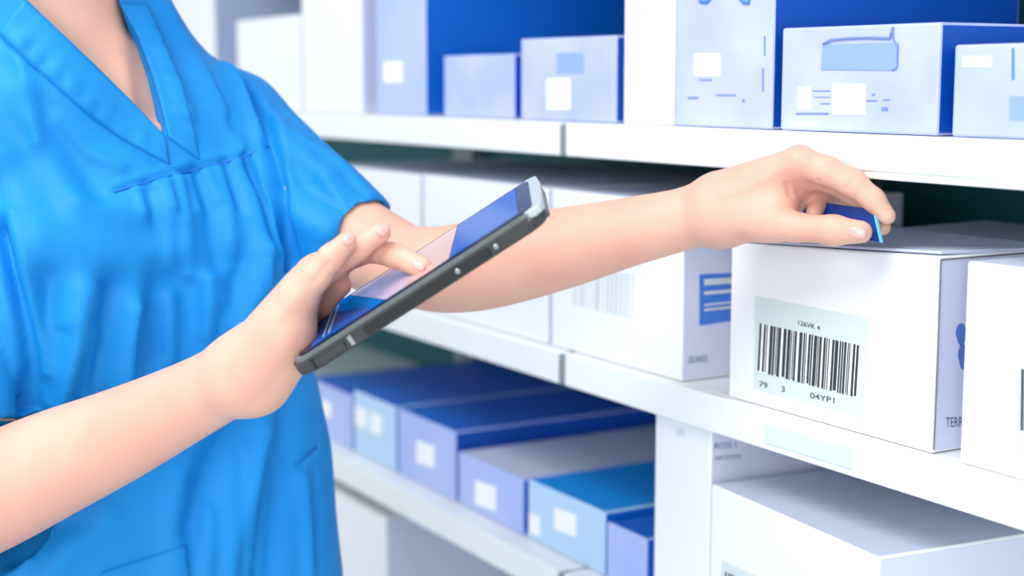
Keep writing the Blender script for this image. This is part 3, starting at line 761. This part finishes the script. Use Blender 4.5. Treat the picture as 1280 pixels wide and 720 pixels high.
# pocket, hem band of the sleeve, side slit
def cloth_patch(quad, nu, nv, h, name):
    bm = bmesh.new(); vt = {}; lo = {}
    for i in range(nu+1):
        for j in range(nv+1):
            a, b_ = i/nu, j/nv
            u = (quad[0][0]*(1-a)+quad[1][0]*a)*(1-b_)+(quad[3][0]*(1-a)+quad[2][0]*a)*b_
            v = (quad[0][1]*(1-a)+quad[1][1]*a)*(1-b_)+(quad[3][1]*(1-a)+quad[2][1]*a)*b_
            p, n = shot(b1, u, v)
            if p is not None: vt[i, j] = bm.verts.new(p+n*h); lo[i, j] = bm.verts.new(p-n*.002)
    F_ = set()
    for i in range(nu):
        for j in range(nv):
            k = ((i, j), (i+1, j), (i+1, j+1), (i, j+1))
            if all(x in vt for x in k): F_.add((i, j)); bm.faces.new([vt[x] for x in k]); bm.faces.new([lo[x] for x in k][::-1])
    for (i, j) in F_:
        for (di, dj, e0, e1) in ((0, -1, (i, j), (i+1, j)), (0, 1, (i, j+1), (i+1, j+1)), (-1, 0, (i, j), (i, j+1)), (1, 0, (i+1, j), (i+1, j+1))):
            if (i+di, j+dj) not in F_: bm.faces.new((vt[e0], vt[e1], lo[e1], lo[e0]))
    return bm_obj(name, bm, 'scrub', top, True)
cloth_patch([(112, 790), (244, 790), (231, 682), (128, 715)], 20, 16, .0022, 'pocket')
seam([(131, 720), (180, 703), (229, 686)], .0006); seam([(374, 580), (396, 559)], .0010)
# --- trousers and shoes (below the frame)
g = Grid(tuple(tp(0, 0, 0)-Vector((.32, .32, H+.0))), tuple(tp(0, 0, 0)+Vector((.32, .32, -.55))), .009)
g.lo[2] = 0
for s in (-1, 1):
    g.chain([tp(.085*s, 0, -.60), tp(.10*s, .005, -.88), tp(.11*s, 0, -1.28)], [.105, .080, .062], .03)
sl, P = g.block(g.lo, g.lo+g.n*g.h)
g.F[sl] = np.maximum(g.F[sl], .055-P[..., 2])
link('trousers', np_mesh('trousers', [g.mesh()]), person, 'trouser')
for s in (-1, 1):
    c0 = tp(.11*s, .04, 0); c0.z = 0
    g = Grid(tuple(c0-Vector((.2, .2, 0))-UP*.01), tuple(c0+Vector((.2, .2, .13))), .006)
    g.chain([c0-NB*.08+UP*.04, c0+NB*.02+UP*.045, c0+NB*.12+UP*.028], [.042, .042, .036], .02)
    sl, P = g.block(g.lo, g.lo+g.n*g.h); g.F[sl] = np.maximum(g.F[sl], .001-P[..., 2])
    link('shoe', np_mesh('shoe', [g.mesh()]), person, 'shoe')

# ------------------------------------------------------------------ tablet
A_ = cp(370, 452, 1.15); B_ = cp(668, 260, 1.124); D_ = A_+CU*.030+CF*.11
ex = (B_-A_).normalized(); ey = (D_-A_); Wt = .113; ey = (ey-ex*ey.dot(ex)).normalized(); ez = ex.cross(ey)
Lt = (B_-A_).length
if ez.z < 0: ez = -ez
def tl(x, y, z): return A_+ex*x+ey*y+ez*z
tab = thing('tablet', 'tablet in a dark grey case held tilted under the tapping finger', 'tablet', tl(Lt/2, Wt/2, -.007))
def rslab(name, x0, x1, y0, y1, z0, z1, r, m, parent, bev=.001, n=8):
    bm = bmesh.new(); ring = []
    for cx, cy, a0 in ((x1-r, y1-r, 0), (x0+r, y1-r, 90), (x0+r, y0+r, 180), (x1-r, y0+r, 270)):
        for k in range(n+1):
            a = math.radians(a0+90*k/n); ring.append((cx+r*math.cos(a), cy+r*math.sin(a)))
    lo = [bm.verts.new(tl(x, y, z0)) for x, y in ring]; hi = [bm.verts.new(tl(x, y, z1)) for x, y in ring]
    f1 = bm.faces.new(lo[::-1]); f2 = bm.faces.new(hi)
    for i in range(len(ring)): bm.faces.new((lo[i], lo[(i+1) % len(ring)], hi[(i+1) % len(ring)], hi[i]))
    if bev: bmesh.ops.bevel(bm, geom=list(set(f1.edges) | set(f2.edges)), offset=bev, segments=3, affect='EDGES', profile=.5)
    return bm_obj(name, bm, m, parent)
case = rslab('case', -.006, Lt+.006, -.004, Wt+.004, -.0135, -.0028, .016, 'tab_case', tab, .0035)
rslab('frame', -.003, Lt+.004, -.002, Wt+.002, -.0040, .0006, .014, 'tab_rim', tab, .0012)
rslab('end_bezel', Lt-.010, Lt+.0062, -.0035, Wt+.0035, -.0052, .0011, .0078, 'tab_silver', tab, .0016)
rslab('back_plate', 0, Lt+.002, .004, Wt-.004, -.0155, -.0125, .014, 'tab_black', tab, .001)
scr = rslab('screen', .002, Lt-.001, .0015, Wt-.0015, .0002, .0017, .010, 'tab_screen', tab, .0002)
def panel(name, pts, m, z=.0017, th=.0003):
    bm = bmesh.new(); a = [bm.verts.new(tl(x, y, z)) for x, y in pts]; b = [bm.verts.new(tl(x, y, z+th)) for x, y in pts]
    bm.faces.new(a[::-1]); bm.faces.new(b)
    for i in range(len(pts)): bm.faces.new((a[i], a[(i+1) % len(pts)], b[(i+1) % len(pts)], b[i]))
    return bm_obj(name, bm, m, scr)
y0, y1 = .006, Wt-.006
panel('display_panel', [(.014, y0), (.082, y0), (.040, y1), (.014, y1)], 'tab_ui')
panel('arm_reflection', [(.0825, y0), (.140, y0), (.146, y1), (.0405, y1)], 'tab_reflection')  # painted reflection of the reaching arm, not screen content
panel('display_panel', [(.1405, y0), (Lt-.013, y0), (Lt-.013, y1), (.1465, y1)], 'tab_ui')
for x in (.024, .029): panel('screen_line', [(x, y0+.01), (x+.0015, y0+.01), (x+.0015, y1-.01), (x, y1-.01)], 'tab_line', .0020)
rslab('rubber_edge', .058, Lt-.045, -.0062, -.0035, -.0118, -.0052, .0012, 'tab_black', case, .0006)
def knob(x, z, r, m, name='button'):
    bm = bmesh.new(); n = 16
    R_ = [[bm.verts.new(tl(x+r_*math.cos(a), y, z+r_*math.sin(a))) for a in [2*math.pi*k/n for k in range(n)]] for y, r_ in ((-.0035, r), (-.0072, r), (-.0078, r*.7))]
    for a, b_ in zip(R_[:-1], R_[1:]):
        for k in range(n): bm.faces.new((a[k], a[(k+1) % n], b_[(k+1) % n], b_[k]))
    bm.faces.new(R_[-1]); bm.faces.new(R_[0][::-1]); bm_obj(name, bm, m, case)
knob(.142, -.0075, .0021, 'chrome'); knob(.176, -.0075, .0021, 'chrome')
rslab('port_cover', .012, .040, -.0058, -.0035, -.0110, -.0058, .0015, 'tab_case', case, .0006)
rslab('clip', .0435, .0475, -.0062, -.0035, -.0120, -.0042, .001, 'chrome', case, .0004)
rslab('clip', .010, .012, -.0056, -.0035, -.0122, -.0040, .0005, 'tab_black', case, .0002)

# ------------------------------------------------------------------ blue card between thumb and fingers
k0 = cp(1092, 262, 1.262); k1 = cp(1101, 303, 1.250); k2 = cp(1001, 249, 1.338)
cx_ = (k2-k0); dn_ = (k1-k0); nn_ = cx_.cross(dn_).normalized()
card = thing('card', 'dark blue card with light blue edge pinched between thumb and fingers', 'card', (k0+k1)/2)
bm = bmesh.new(); q = [k1+cx_*.0, k1+cx_*.98, k0+cx_, k0]
add_hexa(bm, [p-nn_*.0006 for p in q]+[p+nn_*.0006 for p in q], .0003, 1); bm_obj('card_face', bm, 'card_blue', card)
bm = bmesh.new(); e = -cx_.normalized()
q = [k1, k1+e*.0016, k0+e*.0016, k0]
add_hexa(bm, [p-nn_*.0016 for p in q]+[p+nn_*.0016 for p in q], .0003, 1); bm_obj('card_rim', bm, 'card_edge', card)
